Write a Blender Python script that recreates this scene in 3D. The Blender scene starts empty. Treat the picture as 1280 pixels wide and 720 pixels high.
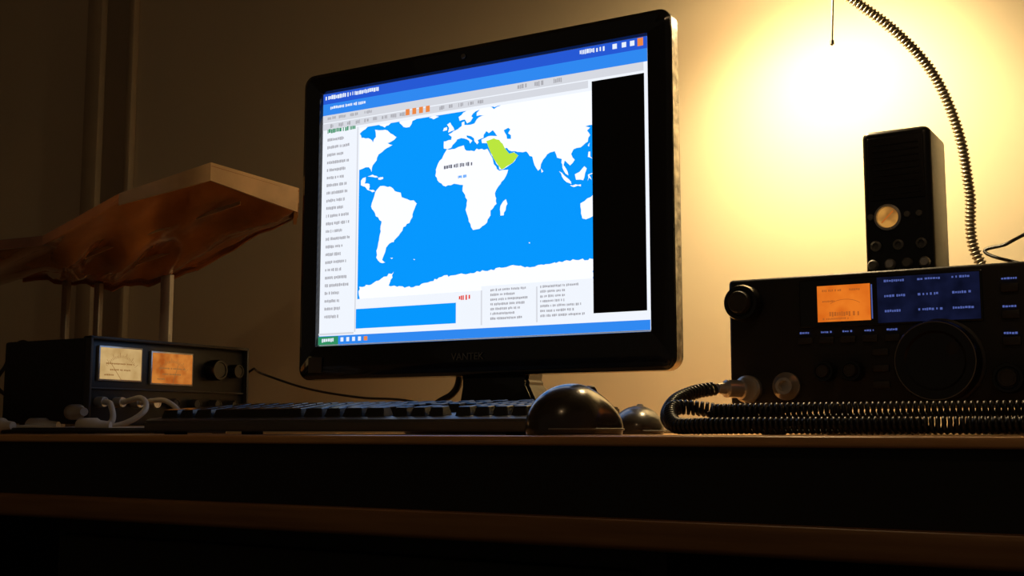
import bpy, bmesh, math, random
from mathutils import Vector, Matrix
from mathutils.geometry import tessellate_polygon
random.seed(7)
# world: desk top is z=0, X runs along the wall, Y into the wall (metres)
scene=bpy.context.scene
scene.view_settings.view_transform='Standard'
YAW=math.radians(30.75); PITCH=math.atan(178/1500)
CAMZ=0.004
FW=Vector((-math.sin(YAW),math.cos(YAW),0)); RT=Vector((math.cos(YAW),math.sin(YAW),0))
def ray(px,py):
    t=(px-640)/1500; s=(360-py)/1500
    h=math.cos(PITCH)-s*math.sin(PITCH); v=math.sin(PITCH)+s*math.cos(PITCH)
    return FW*h+RT*t+Vector((0,0,v))
def at(px,py,Y):
    r=ray(px,py); return Vector((0,0,CAMZ))+r*(Y/r.y)

# ---------- materials ----------
def mat(name,col,rough=.5,metal=0,emit=None,es=1,noise=0.0,nscale=40,bump=0.0,col2=None,trans=0,coat=0,spec=.5):
    m=bpy.data.materials.new(name); m.use_nodes=True
    nt=m.node_tree; n=nt.nodes; b=n['Principled BSDF']
    b.inputs['Base Color'].default_value=(*col,1); b.inputs['Roughness'].default_value=rough
    b.inputs['Metallic'].default_value=metal; b.inputs['Specular IOR Level'].default_value=spec
    if trans: b.inputs['Transmission Weight'].default_value=trans
    if coat: b.inputs['Coat Weight'].default_value=coat
    if emit:
        b.inputs['Emission Color'].default_value=(*emit,1); b.inputs['Emission Strength'].default_value=es
    if noise or bump or col2:
        tc=n.new('ShaderNodeTexCoord'); nz=n.new('ShaderNodeTexNoise'); nz.inputs['Scale'].default_value=nscale
        nz.inputs['Detail'].default_value=6
        nt.links.new(tc.outputs['Object'],nz.inputs['Vector'])
        if noise or col2:
            r=n.new('ShaderNodeValToRGB')
            c2=col2 or tuple(c*(1-noise) for c in col)
            r.color_ramp.elements[0].position=.35; r.color_ramp.elements[1].position=.65
            r.color_ramp.elements[0].color=(*c2,1); r.color_ramp.elements[1].color=(*col,1)
            nt.links.new(nz.outputs['Fac'],r.inputs['Fac']); nt.links.new(r.outputs['Color'],b.inputs['Base Color'])
        if bump:
            bp=n.new('ShaderNodeBump'); bp.inputs['Strength'].default_value=bump; bp.inputs['Distance'].default_value=.002
            nt.links.new(nz.outputs['Fac'],bp.inputs['Height']); nt.links.new(bp.outputs['Normal'],b.inputs['Normal'])
    return m
def emis(name,col,s=1.0):
    m=bpy.data.materials.new(name); m.use_nodes=True; nt=m.node_tree; nt.nodes.clear()
    o=nt.nodes.new('ShaderNodeOutputMaterial'); e=nt.nodes.new('ShaderNodeEmission')
    e.inputs[0].default_value=(*col,1); e.inputs[1].default_value=s; nt.links.new(e.outputs[0],o.inputs[0]); return m
def wood(name,c1,c2,rough=.4):
    m=mat(name,c1,rough); nt=m.node_tree; n=nt.nodes; b=n['Principled BSDF']
    tc=n.new('ShaderNodeTexCoord'); mp=n.new('ShaderNodeMapping'); mp.inputs['Scale'].default_value=(2,40,40)
    nz=n.new('ShaderNodeTexNoise'); nz.inputs['Scale'].default_value=3; nz.inputs['Detail'].default_value=8
    r=n.new('ShaderNodeValToRGB'); r.color_ramp.elements[0].color=(*c1,1); r.color_ramp.elements[1].color=(*c2,1)
    r.color_ramp.elements[0].position=.35; r.color_ramp.elements[1].position=.7
    nt.links.new(tc.outputs['Object'],mp.inputs[0]); nt.links.new(mp.outputs[0],nz.inputs['Vector'])
    nt.links.new(nz.outputs['Fac'],r.inputs[0]); nt.links.new(r.outputs[0],b.inputs['Base Color']); return m

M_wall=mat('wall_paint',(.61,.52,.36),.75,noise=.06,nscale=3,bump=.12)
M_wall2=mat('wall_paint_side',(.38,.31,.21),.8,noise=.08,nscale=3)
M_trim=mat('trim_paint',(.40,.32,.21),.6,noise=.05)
M_floor=wood('floor_wood',(.06,.035,.02),(.12,.07,.04),.5)
M_ceil=mat('ceiling_paint',(.5,.45,.36),.9,noise=.05)
M_desk=wood('desk_wood',(.50,.24,.08),(.72,.38,.14),.38)
M_shelf=wood('shelf_wood',(.20,.09,.028),(.31,.15,.05),.5)
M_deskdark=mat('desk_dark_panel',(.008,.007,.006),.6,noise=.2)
M_blk=mat('black_plastic',(.012,.012,.013),.35,noise=.15,bump=.05,nscale=200)
M_gloss=mat('gloss_black',(.008,.008,.009),.14,coat=.5,noise=.1)
M_matte=mat('matte_black',(.012,.011,.011),.6,bump=.2,nscale=400,noise=.1)
M_panel=mat('radio_panel',(.020,.019,.020),.5,bump=.1,nscale=400,noise=.1)
M_soft=mat('soft_dark_grey',(.040,.038,.037),.5,noise=.1)
M_grey=mat('grey_plastic',(.20,.19,.17),.4,noise=.1)
M_flex=mat('flex_metal',(.34,.30,.23),.35,.7,noise=.1)
M_silver=mat('silver_metal',(.75,.72,.66),.28,.65,noise=.1)
M_cream=mat('cream_plastic',(.72,.66,.54),.45,noise=.1)
M_amber=mat('amber_plastic',(.55,.20,.05),.2,noise=.4,nscale=8,coat=.7,col2=(.22,.075,.02),bump=.8)
M_tan=mat('tan_rim',(.68,.44,.22),.45,noise=.25,nscale=25)
M_clear=mat('clear_acrylic',(.60,.50,.38),.3,noise=.2,trans=.4)

# ---------- builders ----------
def link(ob,parent,m=None):
    scene.collection.objects.link(ob)
    if parent: ob.parent=parent
    if m: ob.data.materials.append(m)
    return ob
def group(name):
    e=bpy.data.objects.new(name,None); e.empty_display_size=.05; scene.collection.objects.link(e); return e
def fin(bm,name,parent,m,smooth=False,angle=40):
    me=bpy.data.meshes.new(name); bmesh.ops.recalc_face_normals(bm,faces=bm.faces); bm.to_mesh(me); bm.free()
    ob=bpy.data.objects.new(name,me); link(ob,parent,m)
    if smooth:
        for p in me.polygons: p.use_smooth=True
        try: me.set_sharp_from_angle(angle=math.radians(angle))
        except Exception: pass
    return ob
def box(name,parent,m,x,y,z,bev=0,seg=2,rot=None):
    bm=bmesh.new(); bmesh.ops.create_cube(bm,size=1)
    for v in bm.verts:
        v.co=Vector(((x[0]+x[1])/2+v.co.x*(x[1]-x[0]),(y[0]+y[1])/2+v.co.y*(y[1]-y[0]),(z[0]+z[1])/2+v.co.z*(z[1]-z[0])))
    if bev: bmesh.ops.bevel(bm,geom=bm.edges[:],offset=bev,segments=seg,affect='EDGES',profile=.5)
    if rot:
        c=Vector(((x[0]+x[1])/2,(y[0]+y[1])/2,(z[0]+z[1])/2))
        bmesh.ops.rotate(bm,cent=c,matrix=rot,verts=bm.verts)
    return fin(bm,name,parent,m,bev>0)
def lathe(name,parent,m,origin,axis,prof,seg=40,smooth=True):
    bm=bmesh.new(); q=Vector((0,0,1)).rotation_difference(Vector(axis).normalized()); rings=[]
    for r,h in prof:
        if r<1e-6: rings.append([bm.verts.new(Vector(origin)+q@Vector((0,0,h)))])
        else: rings.append([bm.verts.new(Vector(origin)+q@Vector((r*math.cos(2*math.pi*i/seg),r*math.sin(2*math.pi*i/seg),h))) for i in range(seg)])
    for a,b in zip(rings,rings[1:]):
        for i in range(seg):
            j=(i+1)%seg
            if len(a)==1 and len(b)==1: continue
            if len(a)==1: bm.faces.new((a[0],b[i],b[j]))
            elif len(b)==1: bm.faces.new((a[i],a[j],b[0]))
            else: bm.faces.new((a[i],a[j],b[j],b[i]))
    return fin(bm,name,parent,m,smooth)
def knob(name,parent,m,origin,axis,r,h,grooves=0):
    return lathe(name,parent,m,origin,axis,[(0,0),(r,0),(r,h*.75),(r*.93,h),(r*.75,h),(r*.7,h*.93),(0,h*.93)],36)
def spline(pts,n=12):
    P=[Vector(p) for p in pts]; P=[P[0]*2-P[1]]+P+[P[-1]*2-P[-2]]; out=[]
    for i in range(1,len(P)-2):
        for k in range(n):
            t=k/n; a,b,c,d=P[i-1],P[i],P[i+1],P[i+2]
            out.append(.5*((2*b)+(c-a)*t+(2*a-5*b+4*c-d)*t*t+(3*b-a-3*c+d)*t**3))
    out.append(P[-2]); return out
def polyline(pts,n=10):
    P=[Vector(p) for p in pts]; out=[]
    for a,b in zip(P,P[1:]):
        for k in range(n): out.append(a.lerp(b,k/n))
    out.append(P[-1]); return out
def resample(pts,step):
    out=[pts[0].copy()]; acc=0
    for a,b in zip(pts,pts[1:]):
        L=(b-a).length; d=step-acc
        while d<=L:
            out.append(a.lerp(b,d/L)); d+=step
        acc=L-(d-step)
    return out
def tube(name,parent,m,pts,r,seg=8,rf=None):
    bm=bmesh.new(); rings=[]; up=Vector((0,0,1)); pn=None
    for i,p in enumerate(pts):
        t=(pts[min(i+1,len(pts)-1)]-pts[max(i-1,0)]).normalized()
        if pn is None:
            pn=t.cross(up); pn=pn if pn.length>.01 else t.cross(Vector((1,0,0)))
        pn=(pn-t*pn.dot(t)).normalized(); bn=t.cross(pn)
        rr=r if rf is None else rf(i)
        rings.append([bm.verts.new(p+(pn*math.cos(2*math.pi*k/seg)+bn*math.sin(2*math.pi*k/seg))*rr) for k in range(seg)])
    for a,b in zip(rings,rings[1:]):
        for k in range(seg): bm.faces.new((a[k],a[(k+1)%seg],b[(k+1)%seg],b[k]))
    bm.faces.new(rings[0]); bm.faces.new(rings[-1][::-1])
    return fin(bm,name,parent,m,True,80)
def cable(name,parent,m,pts,r): return tube(name,parent,m,spline(pts,10),r)
def coil(name,parent,m,pts,R,r,pitch):
    c=resample(spline(pts,16),pitch/10); out=[]; pn=None
    for i,p in enumerate(c):
        t=(c[min(i+1,len(c)-1)]-c[max(i-1,0)]).normalized()
        if pn is None: pn=t.cross(Vector((0,0,1)))
        pn=(pn-t*pn.dot(t)).normalized(); bn=t.cross(pn); a=2*math.pi*i/10
        out.append(p+(pn*math.cos(a)+bn*math.sin(a))*R)
    return tube(name,parent,m,out,r,6)
def polysXZ(name,parent,m,polys,Y):
    verts=[];faces=[]
    for pl in polys:
        if len(pl)<3: continue
        o=len(verts); verts+=[(x,Y,z) for x,z in pl]
        for tri in tessellate_polygon([[Vector((x,z,0)) for x,z in pl]]): faces.append([o+i for i in tri])
    me=bpy.data.meshes.new(name); me.from_pydata(verts,[],faces); me.update()
    ob=bpy.data.objects.new(name,me); return link(ob,parent,m)
def polysYZ(name,parent,m,polys,X):
    ob=polysXZ(name,parent,m,polys,0)
    for v in ob.data.vertices: v.co=Vector((X,v.co.x,v.co.z))
    return ob
def text(name,parent,m,s,loc,size,rot=(math.pi/2,0,0),align='CENTER'):
    c=bpy.data.curves.new(name,'FONT'); c.body=s; c.size=size; c.align_x=align; c.extrude=.0001
    ob=bpy.data.objects.new(name,c); ob.location=loc; ob.rotation_euler=rot; link(ob,parent,m); return ob
def rect(x0,x1,z0,z1): return [(x0,z0),(x1,z0),(x1,z1),(x0,z1)]
def scribble(x0,x1,z,h,wmin=.0015,wmax=.004):
    out=[];x=x0
    while x<x1:
        w=random.uniform(wmin,wmax); 
        if x+w>x1: break
        out.append(rect(x,x+w,z-h*random.uniform(.3,.5),z+h*random.uniform(.3,.5))); x+=w+(wmin*.5 if random.random()<.8 else wmin*1.8)
    return out

# ---------- room ----------
WY=1.45
box('wall_back',None,M_wall,(-2.3,1.5),(WY,WY+.1),(-.75,1.65))
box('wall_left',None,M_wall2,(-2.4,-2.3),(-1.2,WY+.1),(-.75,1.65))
box('floor',None,M_floor,(-2.4,1.5),(-1.2,WY+.1),(-.85,-.75))
box('ceiling',None,M_ceil,(-2.4,1.5),(-1.2,WY+.1),(1.65,1.75))
box('trim_1',None,M_trim,(-1.76,-1.72),(WY-.018,WY),(.0,1.65),.003)
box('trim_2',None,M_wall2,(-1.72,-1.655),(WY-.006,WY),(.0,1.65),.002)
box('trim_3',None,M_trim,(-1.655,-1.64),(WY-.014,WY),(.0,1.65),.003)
box('baseboard_back',None,M_trim,(-2.3,1.5),(WY-.015,WY),(-.75,-.66),.003)

# ---------- desk ----------
desk=group('desk'); FY=.755
box('top',desk,M_desk,(-2.05,.75),(FY,WY-.004),(-.007,0),.002,3)
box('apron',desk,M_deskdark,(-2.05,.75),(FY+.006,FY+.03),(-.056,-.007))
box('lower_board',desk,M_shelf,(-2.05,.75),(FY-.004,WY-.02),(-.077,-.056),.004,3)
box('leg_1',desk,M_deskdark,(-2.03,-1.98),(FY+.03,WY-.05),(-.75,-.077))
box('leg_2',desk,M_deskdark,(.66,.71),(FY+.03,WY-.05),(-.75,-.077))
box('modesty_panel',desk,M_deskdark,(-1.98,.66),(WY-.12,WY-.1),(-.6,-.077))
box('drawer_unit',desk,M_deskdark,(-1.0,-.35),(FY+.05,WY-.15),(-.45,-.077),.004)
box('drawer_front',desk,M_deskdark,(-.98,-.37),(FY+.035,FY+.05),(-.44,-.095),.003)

# ---------- monitor ----------
mon=group('computer_monitor')
X0,X1,Z0,Z1=-.957,-.470,.064,.437; SX0,SX1,SZ0,SZ1=-.931,-.4985,.105,.4125; MY=1.11
bm=bmesh.new()
def ring(y,x0,x1,z0,z1,r,n=6):
    vs=[]
    for cx,cz,a0 in ((x1-r,z1-r,0),(x0+r,z1-r,90),(x0+r,z0+r,180),(x1-r,z0+r,270)):
        for k in range(n+1):
            a=math.radians(a0+90*k/n); vs.append(bm.verts.new((cx+r*math.cos(a),y,cz+r*math.sin(a))))
    return vs
rs=[ring(MY+.004,SX0,SX1,SZ0,SZ1,.0008),ring(MY-.001,SX0-.002,SX1+.002,SZ0-.002,SZ1+.002,.001),ring(MY-.004,X0+.005,X1-.005,Z0+.005,Z1-.005,.011),
    ring(MY-.001,X0,X1,Z0,Z1,.014),ring(MY+.018,X0,X1,Z0,Z1,.014),ring(MY+.038,X0+.02,X1-.02,Z0+.02,Z1-.02,.012)]
for a,b in zip(rs,rs[1:]):
    n=len(a)
    for i in range(n): bm.faces.new((a[i],a[(i+1)%n],b[(i+1)%n],b[i]))
bm.faces.new(rs[-1])
fin(bm,'bezel',mon,M_gloss,True,35)
box('back_bulge',mon,M_blk,(-.87,-.56),(MY+.036,MY+.075),(.12,.38),.02,3)
M_edge=mat('edge_grey_glints',(.46,.42,.34),.25,.3,noise=.85,nscale=70,bump=.6)  # strong light-dark speckle in the colour stands in for glints on the side
bm=bmesh.new()
a=ring(MY+.0005,X0-.0006,X1+.0006,Z0-.0006,Z1+.0006,.0145); b=ring(MY+.015,X0-.0006,X1+.0006,Z0-.0006,Z1+.0006,.0145)
for i in range(len(a)): bm.faces.new((a[i],a[(i+1)%len(a)],b[(i+1)%len(a)],b[i]))
fin(bm,'edge_trim',mon,M_edge,True)
# stand
bm=bmesh.new()
sec=[((-.735,-.640),(1.118,1.150),.095),((-.728,-.645),(1.115,1.150),.055),((-.725,-.618),(1.10,1.165),.018),((-.725,-.605),(1.07,1.18),.012)]
prev=None
for (xa,xb),(ya,yb),z in sec:
    vs=[bm.verts.new(c) for c in ((xa,ya,z),(xb,ya,z),(xb,yb,z),(xa,yb,z))]
    if prev:
        for i in range(4): bm.faces.new((prev[i],prev[(i+1)%4],vs[(i+1)%4],vs[i]))
    else: bm.faces.new(vs)
    prev=vs
bm.faces.new(prev)
bmesh.ops.bevel(bm,geom=bm.edges[:],offset=.003,segments=2,affect='EDGES')
fin(bm,'neck',mon,M_gloss,True)
ob=lathe('base',mon,M_gloss,(-.68,1.13,0),(0,0,1),[(0,0),(.115,0),(.118,.004),(.112,.011),(.09,.014),(0,.016)],48)
for v in ob.data.vertices: v.co.y=(v.co.y-1.13)*.85+1.13
lathe('webcam_dot',mon,M_grey,(-.722,MY-.0045,.425),(0,-1,0),[(0,0),(.003,0),(.0026,.0008),(0,.001)],16)
text('name_mark',mon,M_grey,'VANTEK',(-.715,MY-.0045,.081),.011)
box('energy_sticker',mon,M_soft,(-.94,-.92),(MY-.0048,MY-.0035),(.072,.09))
# screen contents
W=SX1-SX0;H=SZ1-SZ0
def U(u,v): return (SX0+u*W, SZ1-v*H)
def urect(u0,u1,v0,v1): a=U(u0,v1);b=U(u1,v0); return rect(a[0],b[0],a[1],b[1])
E_white=emis('px_white',(.84,.88,.95),1.05); E_blue=emis('px_title_blue',(.02,.10,.66)); E_az=emis('px_azure',(.03,.25,.88))
E_sea=emis('px_sea',(.002,.29,.92),1.08); E_land=emis('px_land',(.90,.93,1.0),1.1); E_green=emis('px_green',(.50,.80,.05)); E_black=mat('px_black',(.004,.004,.005),.4)
E_pale=emis('px_pale',(.68,.70,.76)); E_txt=emis('px_text',(.16,.16,.20)); E_txt2=emis('px_text_soft',(.42,.42,.46)); E_red=emis('px_red',(.8,.05,.03)); E_or=emis('px_orange',(.85,.25,.06)); E_dg=emis('px_darkgreen',(.03,.28,.12)); E_wt=emis('px_white_text',(.8,.88,1))
L=[MY+.0035]
def lay(name,m,polys):
    L[0]-=.00012; polysXZ(name,mon,m,polys,L[0])
lay('screen_background',E_white,[urect(0,1,0,1)])
lay('title_bar',E_blue,[urect(0,1,0,.042)])
lay('menu_band',E_az,[urect(0,1,.042,.088)])
lay('toolbar',E_pale,[urect(0,.99,.088,.118),urect(0,.84,.122,.148)])
lay('sea',E_sea,[urect(.132,.851,.160,.83),urect(.128,.454,.868,.943)])
def clip(poly,u0,u1,v0,v1):
    def c(p,ins,inter):
        o=[]
        for i in range(len(p)):
            a,b=p[i-1],p[i]
            if ins(b):
                if not ins(a): o.append(inter(a,b))
                o.append(b)
            elif ins(a): o.append(inter(a,b))
        return o
    for ax,val,sg in ((0,u0,1),(0,u1,-1),(1,v0,1),(1,v1,-1)):
        ins=lambda q:sg*(q[ax]-val)>=0
        def inter(a,b):
            t=(val-a[ax])/(b[ax]-a[ax]); return (a[0]+t*(b[0]-a[0]),a[1]+t*(b[1]-a[1]))
        poly=c(poly,ins,inter)
        if len(poly)<3: return []
    return poly
def rough(p,amp=.7):
    o=[]
    for i in range(len(p)):
        a,b=p[i],p[(i+1)%len(p)]; o.append(a); l=math.hypot(b[0]-a[0],b[1]-a[1])
        n=max(1,int(l/2.2))
        for k in range(1,n):
            t=k/n; o.append((a[0]+(b[0]-a[0])*t+random.uniform(-amp,amp),a[1]+(b[1]-a[1])*t+random.uniform(-amp,amp)))
    return o
def geo(p,r=.6):
    q=[(.175+.0033*(lo+81),.454-.00444*la) for lo,la in (rough(p,r) if r else p)]
    q=clip(q,.132,.851,.160,.83); return [U(*c) for c in q]
africa=[(-6,36),(-1,35.5),(10,37.3),(11,34),(15,32),(20,31),(22,33),(29,31),(32,31.5),(34,28),(37,22),(38,18),(43,12),(51,12),(49,7),(42,-1),(39,-6),(40.5,-15),(35,-20),(35,-24),(32.5,-27),(30,-31),(25,-34),(19,-34.5),(15,-27),(12,-17),(13.5,-9),(9,-1),(9.5,4),(5,5),(1,6),(-7,4.5),(-13,8.5),(-17,14.5),(-16.5,20),(-13,27),(-9.5,31)]
samer=[(-81,-5),(-79,1),(-77,7),(-72,12),(-62,10.5),(-57,6),(-51,4),(-50,0),(-44,-2.5),(-38,-4),(-35,-7),(-38,-13),(-39,-18),(-42,-23),(-48,-26),(-49,-29),(-54,-34),(-57,-36.5),(-57.5,-38),(-62,-39),(-65,-42),(-66,-46),(-68,-50),(-69,-52.5),(-66,-55),(-71,-54.5),(-75,-50),(-74,-42),(-73,-37),(-71.5,-30),(-70,-19),(-76,-14)]
eur=[(-9,37),(-9,43),(-2,43.5),(-1.5,46),(-4.5,48.5),(2,51),(8,54),(8,57),(10.5,57.5),(10.5,54.5),(14,54),(20,54.5),(22,57.5),(24,59),(30,60),(22,60.5),(22,63),(25,65.5),(21,64.5),(17,61),(18.5,59.5),(16,56.5),(13,55.5),(11,59),(6,58.5),(5,62),(12,66),(17,69.5),(28,71),(40,67.5),(41,66),(34,66.5),(38,64),(44,66),(45,68.5),(60,69),(68,68),(73,72),(80,73),(100,76),(113,74),(130,71),(140,72),(140,53),(130,42.5),(129,36),(126.5,34.5),(125,39),(121,39),(118,38.5),(122,37),(119.5,35),(122,31),(120,26),(114,22.3),(108,21.5),(106,18),(109,13),(107,10.5),(105,9),(103,11),(100.5,13.5),(99.5,10),(103,4),(103.5,1.3),(101,3),(98.5,8),(98,15),(94,16.5),(92,22),(88,21.5),(82,16.5),(80,13),(79.5,9.5),(77.5,8),(74,14),(72.5,20),(70,21),(67,25),(61.5,25.2),(57,26.5),(54,26.7),(50,30),(48,30),(49,27.5),(51.5,25),(54,24),(56.3,26),(60,22.5),(55,17),(52,15.5),(45,12.8),(43,13),(42.5,16),(39,21),(35,28),(34.5,31.5),(36,36),(30.5,36.5),(27,37),(26.5,40),(30,41),(35,42),(41,41),(39,44),(37,46.5),(33.5,44.5),(31,46.5),(28.5,43.5),(28.5,41.3),(26,40.8),(23,40),(24,38),(22.5,36.5),(20,39.5),(19.5,42),(14,45),(12.5,45.3),(13,43.5),(18,40.2),(16,38),(15,40.5),(10.5,43),(7.5,43.8),(3.5,43),(3,41.8),(-0.5,39),(-2,36.7),(-5.5,36)]
namer=[(-110,15),(-97,16),(-95,18),(-97,22),(-97,28),(-90,29.5),(-84,30),(-81,25.3),(-80,31),(-76,35),(-74,40),(-70,42),(-66,44.5),(-60,46.5),(-65,49),(-58,51),(-56,53),(-62,57),(-65,60),(-70,61),(-78,62.5),(-77,56),(-80,51.5),(-83,55),(-92,57),(-94,61),(-86,66),(-82,69),(-95,72),(-110,72)]
lands=[africa,samer,eur,namer,[(49,-12),(50.3,-16),(47,-25),(44,-25),(44,-17)],
 [(-92,15),(-92,19),(-90,21),(-87,21.5),(-88,16),(-83,15),(-83.5,10),(-79,9.5),(-77,8),(-80,7.5),(-85,10),(-87.5,13)],
 [(-62,66),(-68,63),(-72,65),(-78,70),(-88,73),(-75,73),(-66,69)],[(-43,60),(-40,65),(-32,68),(-22,71),(-20,78),(-60,78),(-58,75),(-53,70),(-53,65),(-49,61)],
 [(-24,65.5),(-18,66.3),(-14,65),(-19,63.4)],[(-85,22),(-77,20),(-74,20),(-80,23)],[(-74,19.5),(-69,19.5),(-69,18),(-74,18)],
 [(-5,50),(1,51.5),(0,54),(-3,58.5),(-6,57),(-4,54),(-4.5,52)],[(-10,52),(-6,52.3),(-6,55),(-9,54.5)],[(80,9.5),(82,7),(80.5,6)],
 [(95.5,5.5),(98,4),(104,-2),(106,-6),(102,-4),(98,1)],[(105,-6.5),(114,-7),(114,-8.7),(106,-7.7)],[(109,1.5),(113,3),(117,7),(119,5),(117.5,1),(116,-4),(110,-3)],
 [(119.5,-5),(120,0),(124,1),(124,.3),(121,-.5),(123,-4.5),(121,-2.5)],[(120.5,18),(122,18),(122,14),(124,12),(120,14)],[(120,23),(121.5,25.2),(121,22)],
 [(113.5,-22),(117,-20.5),(122,-18),(126,-14),(130,-11),(130,-33),(124,-33),(118,-35),(115,-34),(114,-27)],
 [(-61,-51.3),(-58,-51.5),(-59,-52.4)],[(-38,-54),(-36,-54.5),(-37,-55)],[(69,-49),(70.5,-49),(70,-50)]]
ant=[(-92,-74),(-80,-73),(-72,-70),(-67,-67),(-57,-63.5),(-60,-70),(-62,-75),(-40,-78),(-25,-75),(-10,-71),(10,-70),(30,-69),(45,-67.5),(55,-66),(70,-69),(80,-67.5),(100,-66),(124,-66.5),(124,-86),(-92,-86)]
lay('continents',E_land,[geo(p) for p in lands]+[geo(ant,.9)])
lay('inland_seas',E_sea,[geo([(47,45),(51,46.5),(53,45),(51,42),(53.5,40),(53.5,37),(50,37.5),(49.5,40.5)],.3)])
lay('highlight_region',E_green,[geo([(31,38),(38,39.5),(43,37.5),(46,34),(48,30),(50,27.5),(52,25),(56,25.5),(60,22.5),(55,17),(45,12.8),(42.5,16),(39,21),(35,28),(33,33)],.3)])
lay('bottom_panels',E_white,[urect(.454,.531,.835,.955),urect(.531,.851,.815,.955),urect(.128,.454,.945,.955)])
lay('panel_shade',E_pale,[urect(.53,.534,.83,.955),urect(.692,.696,.83,.955),urect(0,.122,.955,.962),urect(.124,.128,.155,.955)])
lay('black_panel',E_black,[urect(.851,.992,.128,.935)])
lay('task_bar',E_az,[urect(.0,1,.966,1)])
lay('start_button',E_dg,[urect(0,.07,.968,1)])
t=[]
for i in range(24):
    v=.19+i*.0305; a=U(.02,v)[0]; ln=random.uniform(.05,.085)+.02; t+=scribble(a,U(ln,v)[0],U(0,v)[1],.0042,.0010,.0022)
lay('side_list_text',E_txt2,t)
z=lambda v:U(0,v)[1]; x=lambda u:U(u,0)[0]
lay('list_heading',E_dg,scribble(x(.02),x(.12),z(.155),.006,.0012,.003))
lay('map_label',E_txt,scribble(x(.415),x(.505),z(.362),.005,.0012,.0026))
lay('map_label_small',E_sea,scribble(x(.46),x(.487),z(.405),.004,.001,.002))
t=[]
for r in range(7):
    v=.832+r*.017
    t+=scribble(x(.56),x(.56+random.uniform(.07,.125)),z(v),.003,.0009,.002); t+=scribble(x(.705),x(.705+random.uniform(.06,.13)),z(v),.003,.0009,.002)
for u in (.02,.06,.1,.15): t+=scribble(x(u),x(u+.03),z(.103),.004,.0009,.002)
for u in (.64,.69,.745): t+=scribble(x(u),x(u+.03),z(.105),.006,.001,.003)
for k in range(9): t+=scribble(x(.03+k*.03),x(.05+k*.03),z(.135),.005,.001,.003)
for k in range(5): t+=scribble(x(.40+k*.03),x(.42+k*.03),z(.135),.005,.001,.003)
lay('panel_text',E_txt2,t)
lay('toolbar_icons',E_or,[urect(u,u+.013,.118,.142) for u in (.29,.312,.334,.356)])
lay('red_text',E_red,scribble(x(.465),x(.50),z(.852),.006,.0012,.0022))
lay('title_text',E_wt,scribble(x(.012),x(.20),z(.019),.0055,.0012,.003)+scribble(x(.03),x(.16),z(.062),.004,.0012,.003)+[urect(u,u+.012,.010,.028) for u in (.91,.935,.957)]+[urect(u,u+.01,.974,.99) for u in (.08,.1,.12,.14)]+scribble(x(.82),x(.89),z(.019),.0055,.0012,.003))
lay('task_icons',E_or,[urect(.977,.992,.005,.033),urect(.16,.172,.974,.99)])
lay('start_text',E_wt,scribble(x(.015),x(.06),z(.983),.005,.0015,.003))

# ---------- keyboard ----------
kb=group('computer_keyboard')
KX0,KX1,KY0,KY1=-.935,-.482,.850,1.005
bm=bmesh.new()
prof=[(KY0,.003),(KY0,.013),(KY0+.006,.016),(KY1-.02,.026),(KY1,.025),(KY1,.004)]
A=[bm.verts.new((KX0,y,z)) for y,z in prof]; B=[bm.verts.new((KX1,y,z)) for y,z in prof]
bm.faces.new(A); bm.faces.new(B[::-1])
for i in range(len(prof)): j=(i+1)%len(prof); bm.faces.new((A[i],B[i],B[j],A[j]))
bmesh.ops.recalc_face_normals(bm,faces=bm.faces); bmesh.ops.bevel(bm,geom=bm.edges[:],offset=.0015,segments=2,affect='EDGES')
fin(bm,'body',kb,mat('keyboard_case',(.10,.095,.085),.35,noise=.1),True)
for i,(xx,yy) in enumerate(((-.91,.87),(-.51,.87),(-.91,.98),(-.51,.98))): box('foot_%d'%(i+1),kb,M_matte,(xx-.01,xx+.01),(yy-.006,yy+.006),(0,.0045))
bm=bmesh.new(); P=.0190
def key(cx,cy,w,d=.0155):
    zb=.016+(cy-KY0)*.0745; vs=[]
    for zz,ins in ((zb-.001,0),(zb+.0075,.0022)):
        for sx,sy in ((-1,-1),(1,-1),(1,1),(-1,1)): vs.append(bm.verts.new((cx+sx*(w/2-ins),cy+sy*(d/2-ins),zz+sy*.0006)))
    for f in ((0,1,2,3),(4,5,6,7),(0,1,5,4),(1,2,6,5),(2,3,7,6),(3,0,4,7)): bm.faces.new([vs[i] for i in f])
rows=[[1.3,1.1,1.3,6,1.3,1.1,1.3,1.3],[2.3]+[1]*10+[2.4],[1.8]+[1]*11+[1.9],[1.5]+[1]*12+[1.3],[1]*13+[1.8],[1]*13+[1]]
for r,row in enumerate(rows):
    cy=KY0+.018+r*.0185+(.008 if r==5 else 0); s=.280/sum(row); xx=KX0+.012
    for w in row: key(xx+w*s/2,cy,w*s-.0025); xx+=w*s
    for k in range(3):
        if r in(2,): continue
        if r==1 and k!=1: continue
        key(KX0+.308+k*P,cy,P-.003)
    for k in range(4): key(KX0+.374+k*.0185,cy,P-.003)
ob=fin(bm,'keys',kb,mat('key_plastic',(.022,.020,.019),.25,noise=.1)); md=ob.modifiers.new('b','BEVEL'); md.width=.0009; md.segments=2

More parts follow.
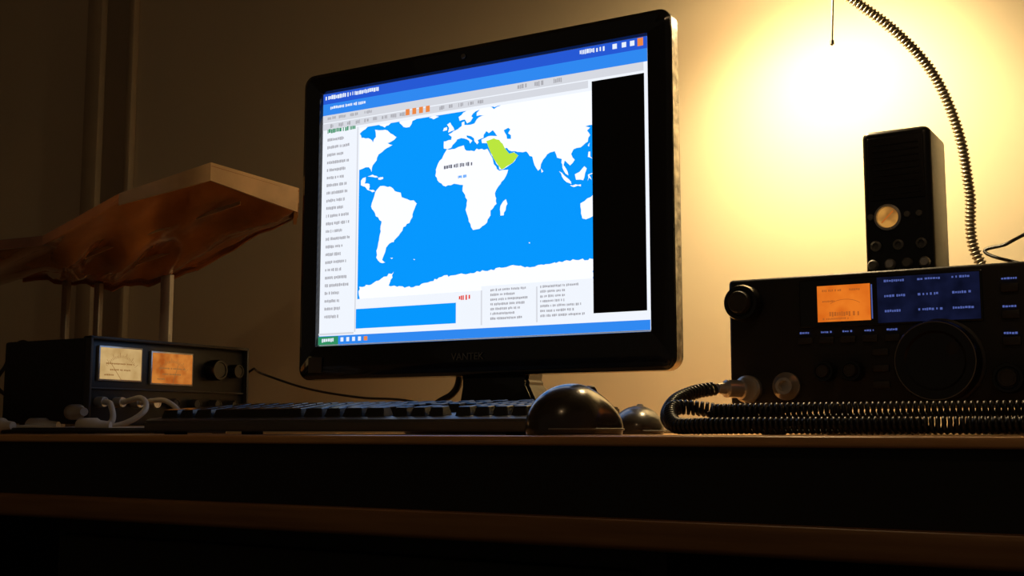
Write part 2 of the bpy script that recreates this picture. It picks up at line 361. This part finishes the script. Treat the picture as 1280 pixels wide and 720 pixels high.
# ---------- mice ----------
def mouse(name,cx,cy,w,l,h,m,rotz=0):
    g=group(name); bm=bmesh.new(); bmesh.ops.create_uvsphere(bm,u_segments=40,v_segments=24,radius=1)
    for v in bm.verts:
        x_,y_,z_=v.co
        zz=max(z_,-.12)
        prof=1-.28*max(0,y_)**1.3+.05*max(0,-y_)
        wx=(1-.10*math.exp(-((y_-.1)/.35)**2))
        if z_<0: 
            f=1-.10*min(1,-z_*3); x_*=1.0*f; 
        v.co=Vector((x_*w/2*wx,y_*l/2,(zz+.12)/1.12*h*(prof if z_>0 else 1)))
    ob=fin(bm,'shell',g,m,True,60)
    parts=[ob]
    parts.append(tube('button_seam',g,M_matte,[Vector((0,l*(.06+.40*k/12),h*(1-.28*max(0,2*(.06+.40*k/12))**1.3)*(math.sqrt(max(0,1-(2*(.06+.40*k/12))**2))+.12)/1.12+.0001)) for k in range(12)],.0007,6))
    parts.append(lathe('scroll_wheel',g,M_soft,(-.003,l*.22,h*.80),(1,0,0),[(0,0),(.006,0),(.007,.001),(.007,.005),(.006,.006),(0,.006)],24))
    parts.append(tube('side_groove',g,M_grey,[Vector((w/2*math.cos(a)*1.0*(1-.10*math.exp(-((math.sin(a)-.1)/.35)**2)),l/2*math.sin(a),h*.11)) for a in [math.radians(-75+150*k/30) for k in range(31)]],.0009,6))
    for o in parts: 
        o.data.transform(Matrix.Translation((cx,cy,0.0006))@Matrix.Rotation(rotz,4,'Z'))
    return g
mg=mouse('computer_mouse',-.437,.830,.066,.094,.0395,mat('mouse_plastic',(.035,.028,.020),.22,noise=.2,coat=.3),math.radians(-8))
cable('cord',mg,M_blk,[(-.435,.872,.008),(-.45,.91,.004),(-.462,.95,.003),(-.478,1.03,.003),(-.49,1.12,.003),(-.50,1.3,.003)],.0018)
m2=mouse('computer_mouse.001',-.450,.975,.050,.085,.025,mat('mouse_grey',(.09,.08,.065),.3,noise=.1,coat=.3),math.radians(20))

# ---------- transceiver ----------
rd=group('radio_transceiver')
RX0,RX1,RY,RZ0,RZ1=-.392,-.050,1.05,.026,.142
box('case',rd,M_matte,(RX0+.003,RX1-.003),(RY+.012,RY+.285),(RZ0+.001,RZ1-.001),.003)
box('front_panel',rd,M_panel,(RX0,RX1),(RY,RY+.014),(RZ0,RZ1),.004,3)
for i,(xx,yy) in enumerate(((RX0+.03,RY+.03),(RX1-.03,RY+.03),(RX0+.03,RY+.25),(RX1-.03,RY+.25))):
    lathe('foot_%d'%(i+1),rd,M_matte,(xx,yy,0),(0,0,1),[(0,0),(.011,0),(.012,.003),(.010,.027),(0,.027)],24)
box('display_frame',rd,M_gloss,(-.325,-.170),(RY-.0015,RY+.002),(.094,.137),.001)
def lcd(name,c1,c2,s):
    m=emis(name,c1,s); nt=m.node_tree; tc=nt.nodes.new('ShaderNodeTexCoord'); n=nt.nodes.new('ShaderNodeTexNoise'); n.inputs['Scale'].default_value=60
    r=nt.nodes.new('ShaderNodeValToRGB'); r.color_ramp.elements[0].color=(*c2,1); r.color_ramp.elements[1].color=(*c1,1); r.color_ramp.elements[0].position=.3; r.color_ramp.elements[1].position=.6
    nt.links.new(tc.outputs['Object'],n.inputs['Vector']); nt.links.new(n.outputs[0],r.inputs[0]); nt.links.new(r.outputs[0],nt.nodes['Emission'].inputs[0]); return m
E_lcd=lcd('orange_lcd',(.95,.23,.02),(.80,.16,.012),.85); E_lt=emis('lcd_text',(.45,.11,.015)); E_btn=emis('backlit_legend',(.12,.17,.55),.65); E_bp=lcd('backlit_panel',(.006,.008,.030),(.003,.004,.014),1.0)
polysXZ('lcd',rd,E_lcd,[rect(-.3085,-.262,.099,.131)],RY-.0018)
polysXZ('blue_panel',rd,E_bp,[rect(-.256,-.172,.096,.1355)],RY-.0017)
t=scribble(-.304,-.285,.1265,.0022,.0008,.0016)+scribble(-.28,-.268,.1265,.0022,.0008,.0016)+scribble(-.298,-.272,.1055,.0045,.0012,.0022)+scribble(-.304,-.28,.1015,.002,.0008,.0016)+scribble(-.304,-.292,.117,.002,.0008,.0016)
arc=[(-.284+.017*math.cos(math.radians(a)),.108+.010*math.sin(math.radians(a))) for a in range(40,141,10)]
for a,b in zip(arc,arc[1:]): t.append([a,b,(b[0],b[1]+.0005),(a[0],a[1]+.0005)])
polysXZ('lcd_markings',rd,E_lt,t,RY-.0020)
polysXZ('lcd_side_edge',rd,E_btn,[rect(-.2612,-.2602,.100,.130)],RY-.0019)
t=[]
for r in range(3):
    for c in range(3):
        t+=scribble(-.250+c*.028,-.250+c*.028+random.uniform(.013,.020),.132-r*.013,.0022,.001,.0022)
for c in range(5): t+=scribble(-.155+c*.021,-.143+c*.021,.128,.002,.001,.0022); t+=scribble(-.155+c*.021,-.143+c*.021,.105,.002,.001,.0022); t+=scribble(-.155+c*.021,-.143+c*.021,.083,.002,.001,.0022)
for c in range(5): t+=scribble(-.325+c*.019,-.315+c*.019,.090,.0018,.0008,.002)
polysXZ('legends',rd,E_btn,t,RY-.0019)
for i in range(5): box('key_row_%d'%(i+1),rd,M_soft,(-.327+i*.019,-.314+i*.019),(RY-.003,RY+.001),(.080,.086),.001)
for r in range(3): box('side_key_%d'%(r+1),rd,M_soft,(-.262,-.248),(RY-.003,RY+.001),(.068-r*.014,.074-r*.014),.001)
for r in range(3):
    for c in range(5): box('pad_key_%d_%d'%(r+1,c+1),rd,M_soft,(-.156+c*.021,-.142+c*.021),(RY-.003,RY+.001),(.117-r*.022,.124-r*.022),.001)
ax=(0,-1,0)
M_knob=mat('knob_black',(.006,.006,.006),.3,noise=.1,coat=.3)
knob('volume_knob',rd,M_knob,(-.375,RY,.119),ax,.0165,.016); knob('volume_knob_inner',rd,M_soft,(-.375,RY-.014,.119),ax,.010,.009)
lathe('tuning_ring',rd,M_soft,(-.206,RY,.061),ax,[(0,0),(.0365,0),(.0365,.002),(.035,.003),(0,.003)],64)
lathe('tuning_knob',rd,M_knob,(-.206,RY,.061),ax,[(0,0),(.034,0),(.034,.020),(.032,.023),(.025,.023),(.023,.021),(0,.021)],64)
lathe('tuning_rubber_edge',rd,M_grey,(-.206,RY-.0225,.061),ax,[(.0318,0),(.0325,.0),(.0325,.0012),(.0318,.0012)],64)
lathe('tuning_dimple',rd,M_matte,(-.192,RY-.0205,.071),ax,[(0,-.001),(.005,0),(.0055,.001),(.005,.0012),(0,.0004)],20)
for i,(xx,zz,r) in enumerate(((-.152,.046,.0125),(-.118,.046,.0125),(-.085,.046,.0125),(-.085,.075,.011),(-.302,.055,.009),(-.278,.055,.009))):
    knob('control_knob_%d'%(i+1),rd,M_knob,(xx,RY,zz),ax,r,.014)
    knob('control_knob_cap_%d'%(i+1),rd,M_soft,(xx,RY-.012,zz),ax,r*.6,.006)
lathe('mic_socket',rd,M_silver,(-.374,RY,.041),ax,[(0,0),(.0125,0),(.0125,.006),(.0105,.008),(0,.008)],32)
lathe('phones_socket',rd,M_silver,(-.338,RY,.043),ax,[(0,0),(.0115,0),(.0125,.002),(.0125,.005),(.008,.010),(.0075,.012),(.005,.012),(.0045,.004),(0,.004)],32)

# microphone cord
mc=group('coiled_cord')
lathe('plug',mc,M_silver,(-.374,RY-.0085,.041),(-.62,-1,0),[(0,.004),(.0095,.006),(.008,.007),(.008,.022),(.0055,.024),(.0045,.032),(0,.032)],28)
coil('coil_1',mc,M_blk,[(-.393,1.014,.041),(-.405,.993,.037),(-.410,.962,.028),(-.400,.925,.014),(-.375,.898,.0075),(-.32,.888,.0075),(-.22,.892,.0075),(-.08,.890,.0075),(.06,.895,.0075)],.0050,.0016,.0042)
coil('coil_2',mc,M_blk,[(.06,.872,.0075),(-.05,.868,.0075),(-.18,.868,.0075),(-.30,.864,.0075),(-.347,.868,.0075),(-.375,.880,.0085),(-.388,.91,.022),(-.36,.925,.0200),(-.30,.93,.0078),(-.1,.935,.0078),(.06,.94,.0078)],.0050,.0016,.0042)
coil('coil_3',mc,M_blk,[(-.345,.882,.0185),(-.26,.878,.0185),(-.15,.880,.0185),(-.03,.880,.0185),(.06,.882,.0185)],.0048,.0016,.0042)

# ---------- speaker on radio ----------
sp=group('desktop_speaker')
SX=(-.291,-.227)
box('cabinet',sp,M_blk,SX,(1.15,1.225),(RZ1,.291),.007,4)
box('grille',sp,M_matte,(SX[0]+.006,SX[1]-.006),(1.1485,1.151),(.222,.283),.001)
for i in range(9): box('grille_slot_%d'%(i+1),sp,M_matte,(SX[0]+.010,SX[1]-.010),(1.1478,1.149),(.227+i*.006,.2285+i*.006))
lathe('dial_rim',sp,M_silver,(-.268,1.1500,.205),ax,[(0,0),(.0125,0),(.0125,.003),(.0105,.0035),(.0100,.002),(0,.002)],36)
lathe('dial_face',sp,lcd('dial_glow',(.65,.30,.06),(.15,.05,.012),.8),(-.268,1.1478,.205),ax,[(0,0),(.0098,0),(0,.0003)],32,False)
polysXZ('dial_needle',sp,E_lt,[[(-.274,.200),(-.273,.1995),(-.262,.210),(-.263,.211)]],1.1468)
for i,xx in enumerate((-.284,-.250,-.239)): lathe('small_button_%d'%(i+1),sp,M_grey,(xx,1.150,.2065),ax,[(0,0),(.003,0),(.0028,.003),(0,.0034)],20)
for i in range(3): lathe('jack_%d'%(i+1),sp,M_grey,(-.280+i*.021,1.150,.178),ax,[(0,0),(.005,0),(.005,.003),(.003,.004),(.0025,.001),(0,.001)],24)
for i in range(4): lathe('knob_%d'%(i+1),sp,M_silver if i%2 else M_grey,(-.283+i*.0158,1.150,.160),ax,[(0,0),(.005,0),(.005,.004),(.0035,.006),(0,.006)],24)

# ---------- gooseneck lamp ----------
lp=group('gooseneck_lamp')
pts=[Vector((-.165,1.37,.012)),Vector((-.166,1.37,.10)),at(1222,322,1.365),at(1212,240,1.36),at(1198,165,1.345),at(1168,95,1.33),at(1122,42,1.31),at(1066,0,1.29),at(1010,-38,1.265),Vector((-.405,1.225,.560))]
c=resample(spline(pts,16),.00075)
tube('flex_arm',lp,M_flex,c,.0055,12,lambda i:.0052+.0011*math.cos(2*math.pi*i/6))
lathe('base',lp,M_blk,(-.165,1.37,0),(0,0,1),[(0,0),(.055,0),(.056,.004),(.050,.012),(.012,.018),(.010,.03),(0,.03)],40)
d=Vector((-.02,.42,-.90)).normalized(); hc=Vector((-.405,1.245,.512))
lathe('shade',lp,mat('shade_enamel',(.5,.42,.28),.4,noise=.05),hc-d*.052,d,[(.006,-.012),(.016,-.01),(.022,0),(.030,.012),(.050,.045),(.060,.062),(.0585,.062),(.0485,.046),(.0285,.014),(.020,.003),(0,.002)],48)
lathe('bulb',lp,emis('bulb_glow',(1,.72,.35),6),hc-d*.045,d,[(.008,0),(.010,.008),(.017,.018),(.019,.028),(.016,.038),(.008,.045),(0,.046)],32)
a=at(1041,-6,1.262); b=at(1040,54,1.262)
tube('switch_stem',lp,M_soft,[a+Vector((0,0,.03)),a,b],.0013,8); lathe('switch_tip',lp,M_soft,b,(0,0,-1),[(0,-.004),(.0022,-.003),(.0024,.001),(0,.003)],12)
ld=bpy.data.lights.new('lamp_reflector_light','SPOT'); ld.energy=12; ld.color=(1,.78,.43); ld.shadow_soft_size=.02; ld.spot_size=math.radians(155); ld.spot_blend=1
lo=bpy.data.objects.new('reflector_light',ld); lo.location=hc+d*.014; scene.collection.objects.link(lo); lo.parent=lp
aim=Vector((-.34,1.45,.20))-lo.location; lo.rotation_euler=aim.to_track_quat('-Z','Y').to_euler()
ld=bpy.data.lights.new('lamp_bulb_light','POINT'); ld.energy=4.3; ld.color=(1,.72,.38); ld.shadow_soft_size=.02
lo=bpy.data.objects.new('bulb_light',ld); lo.location=hc+d*.012; scene.collection.objects.link(lo); lo.parent=lp

# ---------- left meter unit (faces +X) ----------
mu=group('power_supply_unit')
UX=-1.10
box('case',mu,M_matte,(UX-.145,UX-.004),(.915,1.165),(.012,.108),.003)
box('front_panel',mu,M_blk,(UX-.006,UX),(.913,1.167),(.010,.110),.002)
box('front_lip_top',mu,M_soft,(UX-.001,UX+.008),(.913,1.167),(.1065,.110),.001); box('front_lip_left',mu,M_soft,(UX-.001,UX+.008),(.913,.9165),(.010,.110),.001)
box('front_lip_right',mu,M_soft,(UX-.001,UX+.008),(1.1635,1.167),(.010,.110),.001); box('front_lip_mid',mu,M_soft,(UX-.001,UX+.004),(.917,1.163),(.050,.0525),.001)
for i,(xx,yy) in enumerate(((UX-.02,.935),(UX-.02,1.145),(UX-.125,.935),(UX-.125,1.145))): lathe('foot_%d'%(i+1),mu,M_matte,(xx,yy,0),(0,0,1),[(0,0),(.009,0),(.008,.013),(0,.013)],20)
for n,(ya,yb),za,zb,cc in (('cream',(.930,.990),.062,.098,((.80,.53,.22),(.62,.38,.14))),('amber',(1.007,1.071),.060,.096,((.80,.27,.045),(.50,.11,.015)))):
    box('meter_frame_'+n,mu,M_silver,(UX,UX+.004),(ya-.002,yb+.002),(za-.002,zb+.002),.0008)
    polysYZ('meter_face_'+n,mu,lcd('meter_'+n,cc[0],cc[1],.72),[rect(ya,yb,za,zb)],UX+.0042)
    cy=(ya+yb)/2; t=[]
    for a in range(35,146,5):
        q=math.radians(a); r0,r1=.024,.027+(.003 if a%20==15 else 0)
        ca,sa=math.cos(q),math.sin(q); t.append([(cy-.0+r0*ca,za+.001+r0*sa),(cy+r1*ca,za+.001+r1*sa),(cy+r1*ca+.0006,za+.001+r1*sa),(cy+r0*ca+.0006,za+.001+r0*sa)])
    q=math.radians(130 if n=='cream' else 70); t.append([(cy,za),(cy+.026*math.cos(q),za+.026*math.sin(q)),(cy+.0008+.026*math.cos(q),za+.026*math.sin(q)),(cy+.0009,za)])
    t+=scribble(cy-.022,cy+.020,za+.018,.002,.001,.002)+scribble(cy-.016,cy+.014,za+.011,.002,.001,.002)+scribble(cy-.024,cy-.01,za+.005,.002,.001,.002)
    polysYZ('meter_scale_'+n,mu,emis('meter_ink_'+n,(.26,.12,.035)),t,UX+.0045)
knob('range_knob',mu,M_knob,(UX,1.108,.079),(1,0,0),.013,.016); knob('power_knob',mu,M_knob,(UX,1.143,.079),(1,0,0),.009,.014)
for i,(yy,zz) in enumerate(((.932,.036),(.958,.036),(.984,.036),(1.01,.036),(1.04,.036),(1.075,.036),(1.11,.036),(1.14,.036))):
    knob('terminal_%d'%(i+1),mu,(M_silver if i<4 else M_soft),(UX,yy,zz),(1,0,0),.006,.012)

cb=group('cable_bundle')
cable('white_cord_1',cb,M_cream,[(UX+.012,.932,.036),(UX+.03,.925,.032),(UX+.038,.918,.012),(UX+.01,.895,.004),(UX-.05,.885,.003),(UX-.2,.88,.003),(UX-.4,.9,.003)],.0034)
cable('white_cord_2',cb,M_cream,[(UX+.012,.958,.036),(UX+.045,.955,.040),(UX+.062,.945,.026),(UX+.045,.925,.010),(UX+.0,.895,.005),(UX-.06,.87,.004),(UX-.3,.86,.003)],.0032)
cable('white_cord_3',cb,M_cream,[(UX+.012,.984,.036),(UX+.05,.985,.038),(UX+.085,.975,.022),(UX+.090,.95,.007),(UX+.065,.91,.005),(UX+.02,.88,.004),(UX-.03,.86,.007),(UX-.12,.855,.004)],.003)
cable('black_cord_1',cb,M_blk,[(UX-.26,.84,.003),(UX-.12,.838,.004),(UX-.02,.85,.004),(UX+.05,.875,.004),(UX+.10,.93,.004),(UX+.11,1.02,.004)],.003)
for i,(xx,yy,zz,r) in enumerate(((-1.135,.868,.009,.3),(-1.21,.875,.009,-.2),(-1.27,.868,.009,.1),(-1.17,.845,.009,.05),(-1.075,.885,.009,.4),(-1.10,.895,.024,-.3))):
    q=Vector((math.cos(r),math.sin(r),0)); lathe('connector_%d'%(i+1),cb,(M_silver,M_cream,M_grey,M_cream,M_cream,M_silver)[i],(xx,yy,zz),q,[(0,0),(.006,0),(.0085,.003),(.0085,.022),(.006,.026),(.0045,.038),(0,.038)],20)
box('plug_block',cb,M_cream,(-1.36,-1.30),(.86,.90),(0,.022),.004)
box('plug_block_dark',cb,M_soft,(-1.295,-1.255),(.885,.912),(0,.030),.004)
lead=group('power_lead')
cable('lead_1',lead,M_blk,[(-1.105,1.19,.085),at(330,468,1.22),at(385,486,1.24),at(450,497,1.25),at(520,503,1.26),(-.78,1.29,.004)],.0016)
cable('lead_2',lead,M_blk,[(-1.105,1.19,.085),(-1.15,1.185,.06),(-1.2,1.19,.02),(-1.25,1.2,.004)],.0016)
vc=group('monitor_cable')
cable('video_lead',vc,M_blk,[at(574,440,1.16),at(574,475,1.16),at(566,492,1.165),at(548,503,1.17),at(530,520,1.19),(-.84,1.25,.004)],.0042)
loop=group('antenna_cable')
cable('loop',loop,M_blk,[(-1.30,1.10,.004),at(2,490,1.12),at(8,455,1.13),at(22,430,1.14),at(36,430,1.15),at(46,445,1.19)],.003)
rc=group('radio_power_cable')
cable('lead',rc,M_blk,[(-.10,1.345,.06),(-.12,1.36,.15),at(1235,318,1.39),at(1258,305,1.39),at(1290,288,1.38),at(1340,262,1.36)],.002)

# ---------- document tray (folded amber sheet on posts) ----------
tr=group('document_tray')
top=[at(-90,312,.88),at(55,298,.97),at(150,245,1.05),at(265,206,1.12),at(374,238,1.22)]
bot=[at(-90,354,1.17),at(60,346,1.19),at(140,356,1.22),at(215,346,1.26),at(371,264,1.30)]
T=polyline(top,10); B_=polyline(bot,10)
for i in range(len(B_)): B_[i]=B_[i]+Vector((0,0,.0025*math.sin(i*.9)+.0015*math.sin(i*2.1)))
bm=bmesh.new(); rows_=[]
NV=14
for i,(a,b) in enumerate(zip(T,B_)):
    row=[]
    for k in range(NV+1):
        f=k/NV; p=a.lerp(b,f); p.z+=.007*math.sin(f*math.pi)*math.sin(i*.8)+.006*math.sin(f*11+i*.5)*math.sin(f*math.pi)-.012*math.sin(f*math.pi)
        row.append(bm.verts.new(p))
    rows_.append(row)
for r0,r1 in zip(rows_,rows_[1:]):
    for k in range(NV): bm.faces.new((r0[k],r1[k],r1[k+1],r0[k+1]))
ob=fin(bm,'sheet',tr,M_amber,True,80); md=ob.modifiers.new('s','SOLIDIFY'); md.thickness=.005; md.offset=0
def strip(name,pts,h,th,m):
    hf=h if callable(h) else (lambda f:h)
    bm=bmesh.new(); pr=None
    for i,p in enumerate(pts):
        t=(pts[min(i+1,len(pts)-1)]-pts[max(i-1,0)]); n=Vector((-t.y,t.x,0)).normalized()*th; hh=hf(i/(len(pts)-1))
        vs=[bm.verts.new(p+q) for q in (Vector((0,0,-hh)),Vector((0,0,.003)),n+Vector((0,0,.003)),n+Vector((0,0,-hh)))]
        if pr:
            for k in range(4): bm.faces.new((pr[k],pr[(k+1)%4],vs[(k+1)%4],vs[k]))
        else: bm.faces.new(vs)
        pr=vs
    bm.faces.new(pr); o=fin(bm,name,tr,m,False); return o
strip('front_rim',[p+Vector((0,-.002,0)) for p in T[20:]],lambda f:.012+.018*f,.005,M_tan)
strip('front_rim_low',[p+Vector((0,-.002,0)) for p in T[:21]],.009,.004,M_amber)
strip('side_rim',[T[-1].lerp(B_[-1],f/6) for f in range(7)],.018,.005,M_tan)
strip('rear_rim',B_[8:],.007,.004,M_amber)
for j,(f0,f1,f2) in enumerate(((.55,.40,.25),(.80,.72,.62))):
    strip('crease_%d'%(j+1),[T[12].lerp(B_[12],f0)+Vector((0,0,-.010)),T[22].lerp(B_[22],f1)+Vector((0,0,-.012)),T[34].lerp(B_[34],f2)+Vector((0,0,-.010))],.0025,.002,M_tan)
for i,(q,r_) in enumerate(((B_[29].lerp(T[29],.05),.010),(B_[18].lerp(T[18],.05),.006),(B_[13].lerp(T[13],.02),.006))):
    box('post_%d'%(i+1),tr,M_cream if i==0 else M_clear,(q.x-r_,q.x+r_),(q.y-.004,q.y+.004),(.0,q.z-.004),.001)

# ---------- added fill lamp (unseen, behind the viewer, dim; lifts the front faces) ----------
cl=group('added_fill_lamp')
lathe('housing',cl,M_cream,(.35,-.35,1.65),(0,0,-1),[(0,0),(.16,0),(.17,.02),(.15,.05),(0,.05)],40)
ld=bpy.data.lights.new('fill_bulb','POINT'); ld.energy=3.6; ld.color=(1,.66,.36); ld.shadow_soft_size=.06
lo=bpy.data.objects.new('fill_light',ld); lo.location=(.35,-.35,1.53); scene.collection.objects.link(lo); lo.parent=cl

w=bpy.data.worlds.new('dim_room'); scene.world=w; w.use_nodes=True
w.node_tree.nodes['Background'].inputs[0].default_value=(1,.75,.5,1); w.node_tree.nodes['Background'].inputs[1].default_value=.03
cam=bpy.data.cameras.new('camera'); co=bpy.data.objects.new('camera',cam); scene.collection.objects.link(co)
cam.lens=1500/1280*36; cam.sensor_width=36; cam.clip_start=.01
co.location=(0,0,CAMZ); co.rotation_euler=(math.pi/2+PITCH,0,YAW); scene.camera=co
